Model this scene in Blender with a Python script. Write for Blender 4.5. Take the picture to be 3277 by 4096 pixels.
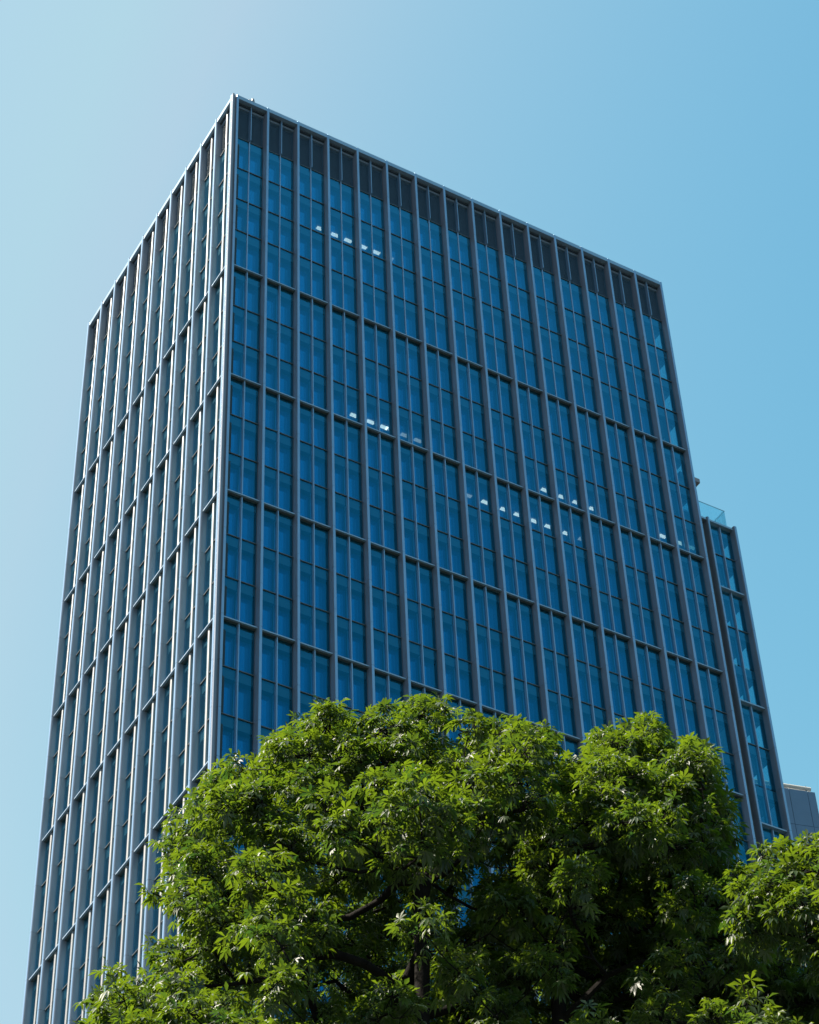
import bpy, math, random
from mathutils import Vector, Matrix, Euler
import numpy as np
for o in list(bpy.data.objects): bpy.data.objects.remove(o, do_unlink=True)
SC = bpy.context.scene
COL = SC.collection
# ------------------------------------------------------------------ camera
S = 3.0                                     # metres per facade bay
CAMU = Vector((-17.292, -36.312, -55.439))  # camera in bay units, roof corner = 0
OX, OY = -CAMU.x*S, -CAMU.y*S               # tower corner in world metres
ROOF = -CAMU.z*S + 1.6
cam = bpy.data.cameras.new('camera'); cam_ob = bpy.data.objects.new('camera', cam); COL.objects.link(cam_ob)
rt, up, fw = Vector((.865,-.501,-.034)), Vector((-.326,-.612,.720)), Vector((.3815,.6120,.6928))
fw.normalize(); rt = (rt - fw*rt.dot(fw)).normalized(); up = rt.cross(fw)
m3 = Matrix((rt, up, -fw)).transposed()
cam_ob.matrix_world = Matrix.Translation((0,0,1.6)) @ m3.to_4x4()
cam.sensor_fit = 'VERTICAL'; cam.sensor_height = 24; cam.lens = 9188.5/4096*24
cam.clip_start = .1; cam.clip_end = 4000
SC.camera = cam_ob
SC.render.resolution_x, SC.render.resolution_y = 819, 1024
# ------------------------------------------------------------------ sky, sun, exposure
SUN_EL, SUN_AZ = math.radians(52), math.radians(-73)     # azimuth from +Y towards +X
w = bpy.data.worlds.new('World'); SC.world = w; w.use_nodes = True
nt = w.node_tree; nt.nodes.clear()
sky = nt.nodes.new('ShaderNodeTexSky'); sky.sky_type = 'NISHITA'; sky.sun_disc = False
sky.sun_elevation = SUN_EL; sky.sun_rotation = SUN_AZ
sky.air_density = 1.0; sky.dust_density = 3.0; sky.ozone_density = 1.0; sky.altitude = 0
# film-like colour response of the sky: one power curve per channel (hue only; no direction enters)
EXPO = 1.65
sep = nt.nodes.new('ShaderNodeSeparateColor'); com = nt.nodes.new('ShaderNodeCombineColor')
nt.links.new(sky.outputs[0], sep.inputs[0])
BGS = .10
for i,(g_,k_) in enumerate(((2.75,.157),(1.15,.303),(.46,.472))):
    mn = nt.nodes.new('ShaderNodeMath'); mn.operation='MINIMUM'; mn.inputs[1].default_value = (1.46,2.02,5)[i]
    pw = nt.nodes.new('ShaderNodeMath'); pw.operation='POWER'; pw.inputs[1].default_value=g_
    ml = nt.nodes.new('ShaderNodeMath'); ml.operation='MULTIPLY'; ml.inputs[1].default_value=k_/BGS/2**EXPO
    nt.links.new(sep.outputs[i],mn.inputs[0]); nt.links.new(mn.outputs[0],pw.inputs[0]); nt.links.new(pw.outputs[0],ml.inputs[0]); nt.links.new(ml.outputs[0],com.inputs[i])
bg = nt.nodes.new('ShaderNodeBackground'); bg.inputs[1].default_value = BGS
wo = nt.nodes.new('ShaderNodeOutputWorld')
nt.links.new(com.outputs[0], bg.inputs[0]); nt.links.new(bg.outputs[0], wo.inputs[0])
sun = bpy.data.lights.new('sun', 'SUN'); sun.energy = 5.0; sun.angle = math.radians(.53); sun.color = (1, .90, .76)
sun_ob = bpy.data.objects.new('sun', sun); COL.objects.link(sun_ob)
sdir = Vector((math.sin(SUN_AZ)*math.cos(SUN_EL), math.cos(SUN_AZ)*math.cos(SUN_EL), math.sin(SUN_EL)))
sun_ob.rotation_euler = sdir.to_track_quat('Z', 'Y').to_euler()
SC.view_settings.view_transform = 'Standard'; SC.view_settings.look = 'None'
SC.view_settings.exposure = EXPO; SC.view_settings.gamma = 1
try:
    SC.cycles.max_bounces = 10; SC.cycles.transparent_max_bounces = 16; SC.cycles.transmission_bounces = 6
except Exception: pass
# ------------------------------------------------------------------ helpers
class M:
    """collects faces, builds ONE mesh object"""
    def __init__(s): s.v=[]; s.f=[]; s.mi=[]
    def quad(s, a, b, c, d, mi=0):
        n=len(s.v); s.v += [a,b,c,d]; s.f.append((n,n+1,n+2,n+3)); s.mi.append(mi)
    def box(s, fn, u0,u1, w0,w1, z0,z1, mi=0, skip=()):
        p=[fn(u,w_,z) for z in (z0,z1) for w_ in (w0,w1) for u in (u0,u1)]
        n=len(s.v); s.v += p
        for k,q in enumerate(((0,1,3,2),(4,6,7,5),(0,4,5,1),(2,3,7,6),(0,2,6,4),(1,5,7,3))):
            if k in skip: continue
            s.f.append(tuple(n+i for i in q)); s.mi.append(mi)
    def prism(s, fn, prof, z0, z1, mi=0, caps=True, nose=None):
        n=len(s.v); k=len(prof)
        s.v += [fn(u,w_,z0) for u,w_ in prof] + [fn(u,w_,z1) for u,w_ in prof]
        for i in range(k):
            j=(i+1)%k; s.f.append((n+i,n+j,n+k+j,n+k+i)); s.mi.append(nose[1] if nose and prof[i][1]>nose[0] and prof[j][1]>nose[0] else mi)
        if caps:
            s.f.append(tuple(range(n+k-1,n-1,-1))); s.mi.append(mi)
            s.f.append(tuple(range(n+k,n+2*k))); s.mi.append(mi)
    def tube(s, a, b, ra, rb, n=6, mi=0):
        a=Vector(a); b=Vector(b); d=(b-a)
        if d.length<1e-6: return
        d.normalize(); x=d.orthogonal().normalized(); y=d.cross(x); k=len(s.v)
        for P,r in ((a,ra),(b,rb)):
            for i in range(n):
                t=2*math.pi*i/n; s.v.append(tuple(P+x*math.cos(t)*r+y*math.sin(t)*r))
        for i in range(n):
            j=(i+1)%n; s.f.append((k+i,k+j,k+n+j,k+n+i)); s.mi.append(mi)
        s.f.append(tuple(range(k+n-1,k-1,-1))); s.mi.append(mi)
        s.f.append(tuple(range(k+n,k+2*n))); s.mi.append(mi)
    def build(s, name, mats, parent=None, smooth=0, normals=True):
        me=bpy.data.meshes.new(name); me.from_pydata([tuple(v) for v in s.v],[],s.f)
        if not isinstance(mats,(list,tuple)): mats=[mats]
        for m_ in mats: me.materials.append(m_)
        me.polygons.foreach_set('material_index', s.mi)
        if smooth:
            me.polygons.foreach_set('use_smooth',[True]*len(s.f)); me.update()
            try: me.set_sharp_from_angle(angle=math.radians(smooth))
            except Exception: pass
        me.update()
        o=bpy.data.objects.new(name,me); COL.objects.link(o)
        if parent: o.parent=parent
        return o
def tag(o,label=None,cat=None,group=None,kind=None):
    if label: o['label']=label
    if cat: o['category']=cat
    if group: o['group']=group
    if kind: o['kind']=kind
    return o
def empty(name,loc,rz=0):
    o=bpy.data.objects.new(name,None); COL.objects.link(o); o.location=loc; o.rotation_euler=(0,0,rz); o.empty_display_size=.5
    return o
def mat(name, col, rough=.6, metal=0., spec=.5, noise=0., nscale=2., bump=0., bscale=20., streak=0.):
    m=bpy.data.materials.new(name); m.use_nodes=True; t=m.node_tree; b=t.nodes['Principled BSDF']
    b.inputs['Base Color'].default_value=(*col,1); b.inputs['Roughness'].default_value=rough
    b.inputs['Metallic'].default_value=metal; b.inputs['Specular IOR Level'].default_value=spec
    tc=t.nodes.new('ShaderNodeTexCoord')
    if noise:
        n=t.nodes.new('ShaderNodeTexNoise'); n.inputs['Scale'].default_value=nscale; n.inputs['Detail'].default_value=6
        mp=t.nodes.new('ShaderNodeMapping'); mp.inputs['Scale'].default_value=(1,1,.25 if streak else 1)
        t.links.new(tc.outputs['Object'],mp.inputs[0]); t.links.new(mp.outputs[0],n.inputs[0])
        r=t.nodes.new('ShaderNodeMapRange'); r.inputs[1].default_value=.3; r.inputs[2].default_value=.7
        r.inputs[3].default_value=1-noise; r.inputs[4].default_value=1+noise
        mx=t.nodes.new('ShaderNodeMix'); mx.data_type='RGBA'; mx.blend_type='MULTIPLY'; mx.inputs[0].default_value=1
        mx.inputs[6].default_value=(*col,1); t.links.new(n.outputs[0],r.inputs[0]); t.links.new(r.outputs[0],mx.inputs[7])
        t.links.new(mx.outputs[2],b.inputs['Base Color'])
    if bump:
        n2=t.nodes.new('ShaderNodeTexNoise'); n2.inputs['Scale'].default_value=bscale; n2.inputs['Detail'].default_value=4
        t.links.new(tc.outputs['Object'],n2.inputs[0]); bp=t.nodes.new('ShaderNodeBump'); bp.inputs['Strength'].default_value=bump
        bp.inputs['Distance'].default_value=.02
        t.links.new(n2.outputs[0],bp.inputs['Height']); t.links.new(bp.outputs[0],b.inputs['Normal'])
    return m
def schlick(t,pw=5):
    # grazing-angle term that treats both sides of a thin sheet alike
    lw=t.nodes.new('ShaderNodeLayerWeight'); lw.inputs[0].default_value=.5
    p=t.nodes.new('ShaderNodeMath'); p.operation='POWER'; p.inputs[1].default_value=pw; t.links.new(lw.outputs['Facing'],p.inputs[0])
    return p
def glass(name, refl, trans, rmin, back=None, backf=0., ior=1.5, rough=.01, wav=.02):
    """thin architectural glass: coated reflection over tinted transmission (and a body colour share)"""
    m=bpy.data.materials.new(name); m.use_nodes=True; t=m.node_tree; t.nodes.clear()
    out=t.nodes.new('ShaderNodeOutputMaterial'); gl=t.nodes.new('ShaderNodeBsdfGlossy'); tr=t.nodes.new('ShaderNodeBsdfTransparent')
    gl.inputs[0].default_value=(*refl,1); gl.inputs['Roughness'].default_value=rough; tr.inputs[0].default_value=(*trans,1)
    fr=schlick(t,1.7)
    tm=t.nodes.new('ShaderNodeMix'); tm.data_type='RGBA'; tm.inputs[6].default_value=(*refl,1); tm.inputs[7].default_value=(.42,.88,1,1)
    k2=t.nodes.new('ShaderNodeMath'); k2.operation='MULTIPLY'; k2.inputs[1].default_value=2.2; k2.use_clamp=True; t.links.new(schlick(t,3).outputs[0],k2.inputs[0])
    t.links.new(k2.outputs[0],tm.inputs[0]); t.links.new(tm.outputs[2],gl.inputs[0])
    mr=t.nodes.new('ShaderNodeMapRange'); mr.inputs[3].default_value=rmin; mr.inputs[4].default_value=1
    t.links.new(fr.outputs[0],mr.inputs[0])
    tc=t.nodes.new('ShaderNodeTexCoord'); n=t.nodes.new('ShaderNodeTexNoise'); n.inputs['Scale'].default_value=.35
    t.links.new(tc.outputs['Object'],n.inputs[0]); bp=t.nodes.new('ShaderNodeBump'); bp.inputs['Strength'].default_value=wav; bp.inputs['Distance'].default_value=.3
    t.links.new(n.outputs[0],bp.inputs['Height']); t.links.new(bp.outputs[0],gl.inputs['Normal'])
    mx=t.nodes.new('ShaderNodeMixShader'); t.links.new(mr.outputs[0],mx.inputs[0])
    src=tr.outputs[0]
    if back:
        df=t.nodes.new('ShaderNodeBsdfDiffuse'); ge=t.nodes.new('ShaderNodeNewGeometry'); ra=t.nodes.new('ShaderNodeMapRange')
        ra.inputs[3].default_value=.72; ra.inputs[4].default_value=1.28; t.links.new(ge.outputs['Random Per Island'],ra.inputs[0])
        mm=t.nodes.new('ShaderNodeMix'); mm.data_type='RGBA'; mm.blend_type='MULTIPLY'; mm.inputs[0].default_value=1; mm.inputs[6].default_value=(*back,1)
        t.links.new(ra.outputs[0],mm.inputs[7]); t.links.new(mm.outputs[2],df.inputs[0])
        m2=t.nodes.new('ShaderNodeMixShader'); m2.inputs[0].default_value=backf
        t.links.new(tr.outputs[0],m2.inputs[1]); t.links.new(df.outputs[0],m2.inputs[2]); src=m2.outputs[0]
    t.links.new(src,mx.inputs[1]); t.links.new(gl.outputs[0],mx.inputs[2]); t.links.new(mx.outputs[0],out.inputs[0])
    return m
def emis(name,col,st):
    m=bpy.data.materials.new(name); m.use_nodes=True; b=m.node_tree.nodes['Principled BSDF']
    b.inputs['Base Color'].default_value=(.8,.8,.8,1); b.inputs['Emission Color'].default_value=(*col,1); b.inputs['Emission Strength'].default_value=st
    return m
RND=random.Random(11)
STONE  = mat('pilaster_stone',(.185,.205,.24),.40,metal=.2,noise=.10,nscale=1.2,bump=.15,bscale=30,streak=1)
NOSE   = mat('sky_tinted_metal',(.25,.37,.49),.36,metal=.55,noise=.08,nscale=1.5,streak=1)  # blue of the reflected sky put into the base colour of noses, front mullions
CREAM  = mat('mullion_stone',(.205,.21,.21),.45,noise=.06,nscale=2,streak=1)
METAL  = mat('parapet_metal',(.30,.38,.45),.36,metal=.55,noise=.06,nscale=1)
LEDGE  = mat('ledge_metal',(.30,.38,.46),.4,metal=.5,noise=.05)
DARKM  = mat('transom_metal',(.07,.08,.085),.45)
GAP    = mat('joint_seal',(.03,.045,.06),.8)
LINING = mat('window_lining',(.002,.020,.028),.6,noise=.05)
SPAND  = mat('spandrel_panel',(.003,.042,.062),.45,noise=.08,nscale=3)
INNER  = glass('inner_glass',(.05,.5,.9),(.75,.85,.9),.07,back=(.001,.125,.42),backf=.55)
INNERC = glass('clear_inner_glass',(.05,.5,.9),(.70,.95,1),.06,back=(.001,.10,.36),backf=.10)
OUTER  = glass('outer_glass',(.02,.52,.84),(.66,.90,.97),.03)
CORNERG= glass('side_glass',(.4,.8,.9),(.62,.97,1),.10)
LOUVRE = mat('louvre_metal',(.06,.13,.19),.6)
SLAB   = mat('ceiling_board',(.22,.25,.26),.9)
COREM  = mat('core_wall',(.06,.07,.08),.9)
LIGHTP = emis('lit_panel',(1,.92,.78),1.0)
# ------------------------------------------------------------------ ground and streets
m=M(); m.quad((-3000,-3000,0),(3000,-3000,0),(3000,3000,0),(-3000,3000,0))
tag(m.build('ground',mat('ground_soil',(.035,.042,.045),.95,noise=.25,nscale=.05)),kind='structure')
m=M(); m.quad((-400,-9,.004),(400,-9,.004),(400,-1,.004),(-400,-1,.004))
tag(m.build('road',mat('asphalt',(.05,.05,.052),.9,noise=.2,nscale=.8,bump=.3)),kind='structure')
m=M(); m.box(lambda u,v,z:(u,v,z),-400,400,-1,6,-.05,.13)
tag(m.build('pavement',mat('paving',(.20,.20,.20),.85,noise=.12,nscale=1.5)),kind='structure')
m=M()
for k in range(-60,60): m.quad((k*6,-5.08,.009),(k*6+3,-5.08,.009),(k*6+3,-4.92,.009),(k*6,-4.92,.009))
tag(m.build('road_marking',mat('road_paint',(.75,.75,.72),.7)),kind='structure')
m=M(); m.quad((-60,8,.006),(120,8,.006),(120,90,.006),(-60,90,.006))
tag(m.build('lawn',mat('lawn_green',(.025,.045,.018),.95,noise=.3,nscale=.6,bump=.5)),kind='structure')
# ------------------------------------------------------------------ tower
TX = empty('office_tower',(OX,OY,0))
tag(TX,'tall blue glass office tower with pale stone pilasters and a lower wing on its right','building')
def fR(u,w_,z): return (u*S,-w_*S,ROOF+z*S)          # front (right-hand) face, outward -Y
def fL(u,w_,z): return (-w_*S,u*S,ROOF+z*S)          # left face, outward -X
def fE(u,w_,z): return ((15+w_)*S,u*S,ROOF+z*S)      # far side, outward +X
WS, WX0, WX1 = .75, 16.0, 16.96
def fW(u,w_,z): return (u*S,(WS-w_)*S,ROOF+z*S)      # wing front
def fWE(u,w_,z): return ((WX1+w_)*S,u*S,ROOF+z*S)
Lv=[-1.75,-3.14,-4.52,-5.90,-7.54,-9.06,-10.47,-11.87,-13.25,-14.63,-16.04,-17.42,-18.80,-20.16]
while Lv[-1]-1.39 > -53.5: Lv.append(Lv[-1]-1.39)
GZ=-ROOF/S                                            # ground level in bay units
THICK=set(range(4,len(Lv),3))                         # levels carrying the protruding ledge
ly=lambda i: -.075 if i==0 else i*1.0058-.0887
# profile of a pilaster (half width, projection): narrow nose, swelling flanks
def pil(c,hr=.066,hn=.034,d=.20,base=-.20):
    h=[(hr,base),(hr,.0),(hr-.002,d*.3),(hr-.006,d*.6),(hr-.012,d*.84),(hn+.006,d-.010),(hn,d)]
    return [(c-a,b) for a,b in h]+[(c+a,b) for a,b in reversed(h)]
def pilaster(fn,c,top,bot,levels,name='pilaster',parent=None,**k):
    b=M(); zs=[top]+[l for l in levels if bot<l<top-.1]+[bot]
    g=.0035
    for a,bb in zip(zs[:-1],zs[1:]): b.prism(fn,pil(c,**k),bb+g,a-(g if a!=top else 0),0,nose=(k.get('d',.2)-.015,2))
    kk=dict(k); kk['hr']=k.get('hr',.066)-.008; kk['hn']=k.get('hn',.034)-.008; kk['d']=k.get('d',.2)-.008
    b.prism(fn,pil(c,**kk),bot+.01,top-.01,1)
    return b.build(name,[STONE,GAP,NOSE],parent or TX,smooth=35)
def mullion(fn,c,top,bot,hw,d,parent=None,m_=None,round_=True):
    b=M()
    pr=[(c-hw,-.10),(c-hw,d*.55),(c-hw*.8,d*.8),(c-hw*.45,d),(c+hw*.45,d),(c+hw*.8,d*.8),(c+hw,d*.55),(c+hw,-.10)]
    b.prism(fn,pr,bot,top,0)
    return b.build('mullion',m_ or CREAM,parent or TX,smooth=50)
def window_mb(fn,u0,u1,zt,zb,plain=False):
    """reveal box, spandrel and inner pane"""
    b=M(); sp=-.30 if zt-zb<1.45 else -.34; d=-.185; q=b.quad
    q(fn(u0,-.03,zt),fn(u1,-.03,zt),fn(u1,-.03,zt+sp),fn(u0,-.03,zt+sp),1)
    q(fn(u0,-.03,zt+sp),fn(u1,-.03,zt+sp),fn(u1,d,zt+sp),fn(u0,d,zt+sp),0)
    q(fn(u0,-.03,zt+sp),fn(u0,d,zt+sp),fn(u0,d,zb),fn(u0,-.03,zb),0)
    q(fn(u1,-.03,zt+sp),fn(u1,d,zt+sp),fn(u1,d,zb),fn(u1,-.03,zb),0)
    q(fn(u0,-.03,zb+.004),fn(u1,-.03,zb+.004),fn(u1,d,zb+.004),fn(u0,d,zb+.004),0)
    j=[RND.uniform(-.0012,.0012) for _ in range(4)]
    q(fn(u0,d+j[0],zt+sp),fn(u1,d+j[1],zt+sp),fn(u1,d+j[2],zb),fn(u0,d+j[3],zb),2)
    return b
def pane_mb(fn,u0,u1,zt,zb,b=None,mi=0):
    b=b or M(); j=[RND.uniform(-.0015,.0015) for _ in range(3)]; j.append(j[0]-j[1]+j[2])
    b.quad(fn(u0,j[0],zt),fn(u1,j[1],zt),fn(u1,j[2],zb),fn(u0,j[3],zb),mi); return b
def transom_mb(fn,u0,u1,zt,b=None,mi=0):
    b=b or M(); b.box(fn,u0,u1,-.03,.022,zt-.012,zt+.012,mi); return b
class Rest:
    def __init__(s): s.m=M()
    def add(s,o,off):
        n=len(s.m.v); s.m.v+=o.v; s.m.f+=[tuple(i+n for i in f) for f in o.f]; s.m.mi+=[i+off for i in o.mi]
wins=[]                                               # (fn,u0,u1,zt,zb,level index)
def face_windows(fn,centres,levels,tops,hp,hm):
    for i in range(len(centres)-1):
        a,b=centres[i],centres[i+1]; mid=(a+b)/2
        for k in range(len(levels)-1):
            for (u0,u1) in ((a+hp,mid-hm),(mid+hm,b-hp)): wins.append((fn,u0,u1,levels[k],levels[k+1],k))
RC=[0]+list(range(1,16)); LC=[ly(i) for i in range(11)]
face_windows(fR,RC,Lv,0,.07,.02); face_windows(fL,LC,Lv,0,.07,.02)
wlev=[-9.29]+[l for l in Lv if l<-9.5]
face_windows(fW,[WX0,WX1],wlev,0,.07,.02)
def proj(P):
    D=Vector(P)+Vector((OX,OY,0))-Vector((0,0,1.6)); z=D.dot(fw); k=9188.5/4096
    return .5+k*D.dot(rt)/z*4096/3277, .5-k*D.dot(up)/z
def parea(t):
    fn,u0,u1,zt,zb,k=t; p=[proj(fn(*q)) for q in ((u0,0,zt),(u1,0,zt),(u1,0,zb),(u0,0,zb))]
    cx=sum(x for x,y in p)/4; cy=sum(y for x,y in p)/4
    if not(0<cx<1 and 0<cy<.70) or (cy>.68 and cx>.26): return 0
    return abs(sum(p[i][0]*p[(i+1)%4][1]-p[(i+1)%4][0]*p[i][1] for i in range(4)))/2
order=sorted(range(len(wins)),key=lambda i:-parea(wins[i])); single=set(order[:100])
rest=Rest()
for i,t in enumerate(wins):
    fn,u0,u1,zt,zb,k=t
    clear=(fn is fR and u0>14.0) or fn is fW
    b=window_mb(fn,u0,u1,zt,zb); pz=zt-.012 if k not in THICK else zt-.03
    if i in single:
        o=b.build('window',[LINING,SPAND,INNERC if clear else INNER],TX)
        pane_mb(fn,u0,u1,pz,zb+.012).build('pane',OUTER,o)
        if k not in THICK: transom_mb(fn,u0,u1,zt).build('transom',DARKM,o)
    else:
        if clear: b.mi=[5 if q==2 else q for q in b.mi]
        rest.add(b,0); rest.add(pane_mb(fn,u0,u1,pz,zb+.012),3)
        if k not in THICK: rest.add(transom_mb(fn,u0,u1,zt),4)
tag(rest.m.build('window',[LINING,SPAND,INNER,OUTER,DARKM,INNERC],TX),kind='stuff')
bot=GZ
for c in RC: pilaster(fR,c,-.003,bot,Lv,d=.20,hr=.052,hn=.031,base=(-.20 if c else .001))
for c in LC: pilaster(fL,c,.035,bot,Lv,d=.168,hr=.062,hn=.033,base=(-.20 if c>0 else .001))
for i in range(15):
    c=i+.5; mullion(fR,c,-.16,Lv[0],.020,.10,m_=NOSE)
    mullion(fR,c,Lv[0],Lv[4],.018,.035,m_=NOSE); mullion(fR,c,Lv[4]-.02,bot,.025,.07,m_=NOSE)  # front mullions carry the painted-in sky blue; left ones keep the neutral stone
for i in range(10):
    c=(LC[i]+LC[i+1])/2; mullion(fL,c,-.16,bot,.046,.055)
b=M(); b.box(fR,-.160,-.105,.02,.190,bot,.0); b.build('corner_infill',STONE,TX)
b=M(); b.box(fR,-.1045,-.054,.0,.10,bot,.0); b.build('corner_joint',GAP,TX)
# ledges: one per level and face, interrupted by the pilasters
for k in sorted(THICK):
    for fn,cs in ((fR,RC),(fL,LC)):
        b=M()
        for a,c in zip(cs[:-1],cs[1:]):
            b.box(fn,a+.03,c-.03,-.03,.115,Lv[k]-.017,Lv[k]+.017)
            b.box(fn,a+.03,c-.03,-.03,.06,Lv[k]-.030,Lv[k]-.0175,1)
        b.build('ledge',[LEDGE,DARKM],TX)
# parapets
for fn,cs,e in ((fR,RC,.192),(fL,LC,.142)):
    b=M()
    for a,c in zip(cs[:-1],cs[1:]):
        b.box(fn,a+.02,c-.02,-.30,e,-.155,.0)
        b.box(fn,a+.06,c-.06,-.20,.05,-.215,-.1555,1)
    b.build('parapet',[METAL,GAP],TX)
    for a,c in zip(cs[:-1],cs[1:]):
        mid=(a+c)/2
        for u0,u1 in ((a+.07,mid-.02),(mid+.02,c-.07)):
            l=M(); n=34
            l.quad(fn(u0,-.10,-.2),fn(u1,-.10,-.2),fn(u1,-.10,Lv[0]),fn(u0,-.10,Lv[0]),1)
            for q in range(n):
                z=-.22-(abs(Lv[0])-.24)*(q+.5)/n
                l.quad(fn(u0,-.030,z+.014),fn(u1,-.030,z+.014),fn(u1,-.022,z-.014),fn(u0,-.022,z-.014),0)
            l.box(fn,u0,u0+.008,-.1,-.015,Lv[0],-.2,0); l.box(fn,u1-.008,u1,-.1,-.015,Lv[0],-.2,0)
            l.box(fn,u0,u1,-.1,.02,Lv[0]-.0,Lv[0]+.014,0)
            l.build('louvre_panel',[LOUVRE,GAP],TX)
# roof, slabs, cores
DY=LC[-1]
b=M(); I=lambda u,v,z:(u*S,v*S,ROOF+z*S)
b.box(I,.0,15,.0,DY,-.30,-.12); b.build('roof',METAL,TX)
b=M()
for l in Lv: b.box(I,.20,14.97,.20,DY-.2,l-.29,l+.02)
for l in wlev: b.box(I,15.03,WX1-.03,WS+.2,8,l-.29,l+.02)
b.build('floor_slab',SLAB,TX)
b=M(); b.box(I,1.6,13.4,2.0,DY-1.6,GZ,-.35); b.box(I,15.05,15.3,WS+1.9,7,GZ,-9.5)
b.quad(I(.2,3.5,-.4),I(14.2,3.5,-.4),I(14.2,3.5,GZ),I(.2,3.5,GZ)); b.build('core_wall',COREM,TX)
# east side and back of the tower
b=M()
for k in range(len(Lv)-1):
    for i in range(10):
        u0,u1=LC[i]+.04,LC[i+1]-.04
        b.quad(fE(u0,0,Lv[k]-.28),fE(u1,0,Lv[k]-.28),fE(u1,0,Lv[k+1]),fE(u0,0,Lv[k+1]),0)
        b.box(fE,u0,u1,-.02,.01,Lv[k]-.28,Lv[k]+.01,1)
b.build('side_glazing',[CORNERG,SPAND],TX)
for i in range(1,11): pilaster(fE,LC[i],.03,bot,Lv,d=.16)
b=M(); b.box(fE,.3,LC[-1],-.2,.05,Lv[0],.0); b.box(I,0,15,DY,DY+.1,GZ,0); b.build('back_wall',METAL,TX)
# lower wing
WT=-9.26
pilaster(fW,WX0,WT+.06,bot,wlev,d=.17,hr=.06,hn=.026); pilaster(fW,WX1,WT+.07,bot,wlev,d=.2)
mullion(fW,(WX0+WX1)/2,WT,bot,.026,.06,m_=NOSE)
for k in sorted(THICK):
    if Lv[k]<-9.5:
        kk=k; b=M(); b.box(fW,WX0+.03,WX1-.03,-.03,.125,Lv[kk+1 if False else kk]-.022-1.38*0,Lv[kk]+.022); b.build('ledge',LEDGE,TX)
b=M(); b.box(fW,WX0-.9,WX1-.03,-.03,.13,WT-.05,WT+.02); b.box(I,15.0,WX1-.02,WS+.04,8,WT-.05,WT-.01); b.build('wing_roof',METAL,TX)
b=M(); b.box(fW,15.0,WX0-.05,-.1,.0,GZ,WT-.06); b.build('wing_wall',DARKM,TX)
b=M()
for k in range(len(wlev)-1):
    for i in range(6):
        u0,u1=WS+.08+i,WS+.98+i
        b.quad(fWE(u0,0,wlev[k]-.28),fWE(u1,0,wlev[k]-.28),fWE(u1,0,wlev[k+1]),fWE(u0,0,wlev[k+1]),0)
        b.box(fWE,u0,u1,-.02,.01,wlev[k]-.28,wlev[k]+.01,1)
b.build('side_glazing',[CORNERG,SPAND],TX)
b=M(); b.box(I,15,WX1,8,8.1,GZ,WT); b.build('back_wall',METAL,TX)
for i in range(1,7): pilaster(fWE,WS+i+.03,WT+.1,bot,wlev,d=.12)
# lowest annex with narrow upright fins
AT=-21.3
b=M(); b.box(I,WX1+.2,23,.95,6,GZ,AT-.02); b.build('annex_wall',mat('annex_glass',(.02,.06,.12),.1,metal=.6),TX)
for k in range(24):
    b=M(); b.box(I,WX1+.22+k*.24,WX1+.30+k*.24,.78,.949,GZ,AT+.06); b.build('fin',STONE,TX)
b=M(); b.box(I,WX1+.15,23.1,.9,6.1,AT-.019,AT+.04); b.build('annex_roof',METAL,TX)
# lit ceiling panels seen through the glass
LIGHTD = emis('dim_panel',(1,.94,.82),.30)
def lights(z,xs,y=.61,hx=.115,hy=.055,m_=None):
    for x in xs:
        b=M(); b.box(I,x-hx,x+hx,y-hy,y+hy,z-.3-.012,z-.3+.002,0); b.build('ceiling_light',m_ or LIGHTP,TX)
lights(Lv[1],[3.14,3.62,4.06,4.56,5.0]); lights(Lv[6],[4.12,4.62,5.04]); lights(Lv[6],[10.2,10.77,11.25,11.8])
lights(Lv[7],[8.16,8.76,9.2,9.72,10.2,10.78]); lights(Lv[6],[14.18]); lights(Lv[6],[5.2,5.68,6.1,14.8],m_=LIGHTD); lights(Lv[1],[5.45],m_=LIGHTD); lights(Lv[7],[7.6,11.3],m_=LIGHTD); lights(Lv[9],[9.4],hx=.05,m_=LIGHTD)
# little roof fixtures
r=empty('rooftop_camera',(OX+.50*S,OY+.12*S,ROOF)); tag(r,'tiny dark security camera on a white bracket above the roof corner','camera')
b=M(); b.tube((0,0,-.36),(0,0,1.45),.05,.05); b.tube((0,0,1.45),(.35,0,1.5),.05,.05); b.build('bracket',mat('white_paint',(.8,.8,.8),.5),r)
b=M(); b.tube((.42,0,1.35),(.42,0,1.72),.17,.13,10); b.tube((.42,0,1.72),(.42,0,1.80),.13,.03,10); b.build('housing',DARKM,r)
b=M(); b.box(I,15.12,15.84,.5,1.6,-7.96,-7.80); b.box(I,15.12,15.5,.6,1.5,-8.2,-7.9601); b.build('canopy',mat('canopy_metal',(.24,.22,.23),.5),TX)
# terrace balustrade: clear panes with a pale rail
BX=16.895; BY=.83; BZ=WT+.02
r=empty('glass_balustrade',(OX+BX*S,OY+BY*S,ROOF+BZ*S)); tag(r,'clear glass balustrade round the small roof terrace of the lower wing','balustrade')
BG=glass('balustrade_glass',(.7,.95,1),(.90,.98,.98),.08,back=(.6,.9,.9),backf=.07)
h=.87*S
b=M(); b.box(lambda u,v,z:(u,v,z),-1.9*S,-.02,0,.03,0,h); b.build('front_pane',BG,r)
b=M(); b.box(lambda u,v,z:(u,v,z),-.02,.01,.031,4.0*S,0,h); b.build('side_pane',BG,r)
RAILM=mat('rail_metal',(.80,.82,.80),.3); RAILD=mat('rail_dark',(.10,.18,.22),.4)
b=M(); b.box(lambda u,v,z:(u,v,z),-1.9*S,.015,-.01,.035,h+.001,h+.035); b.build('top_rail',RAILD,r)
b=M(); b.box(lambda u,v,z:(u,v,z),-.06,.06,.036,4.0*S,h+.001,h+.09); b.build('top_rail',RAILM,r)
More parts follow.
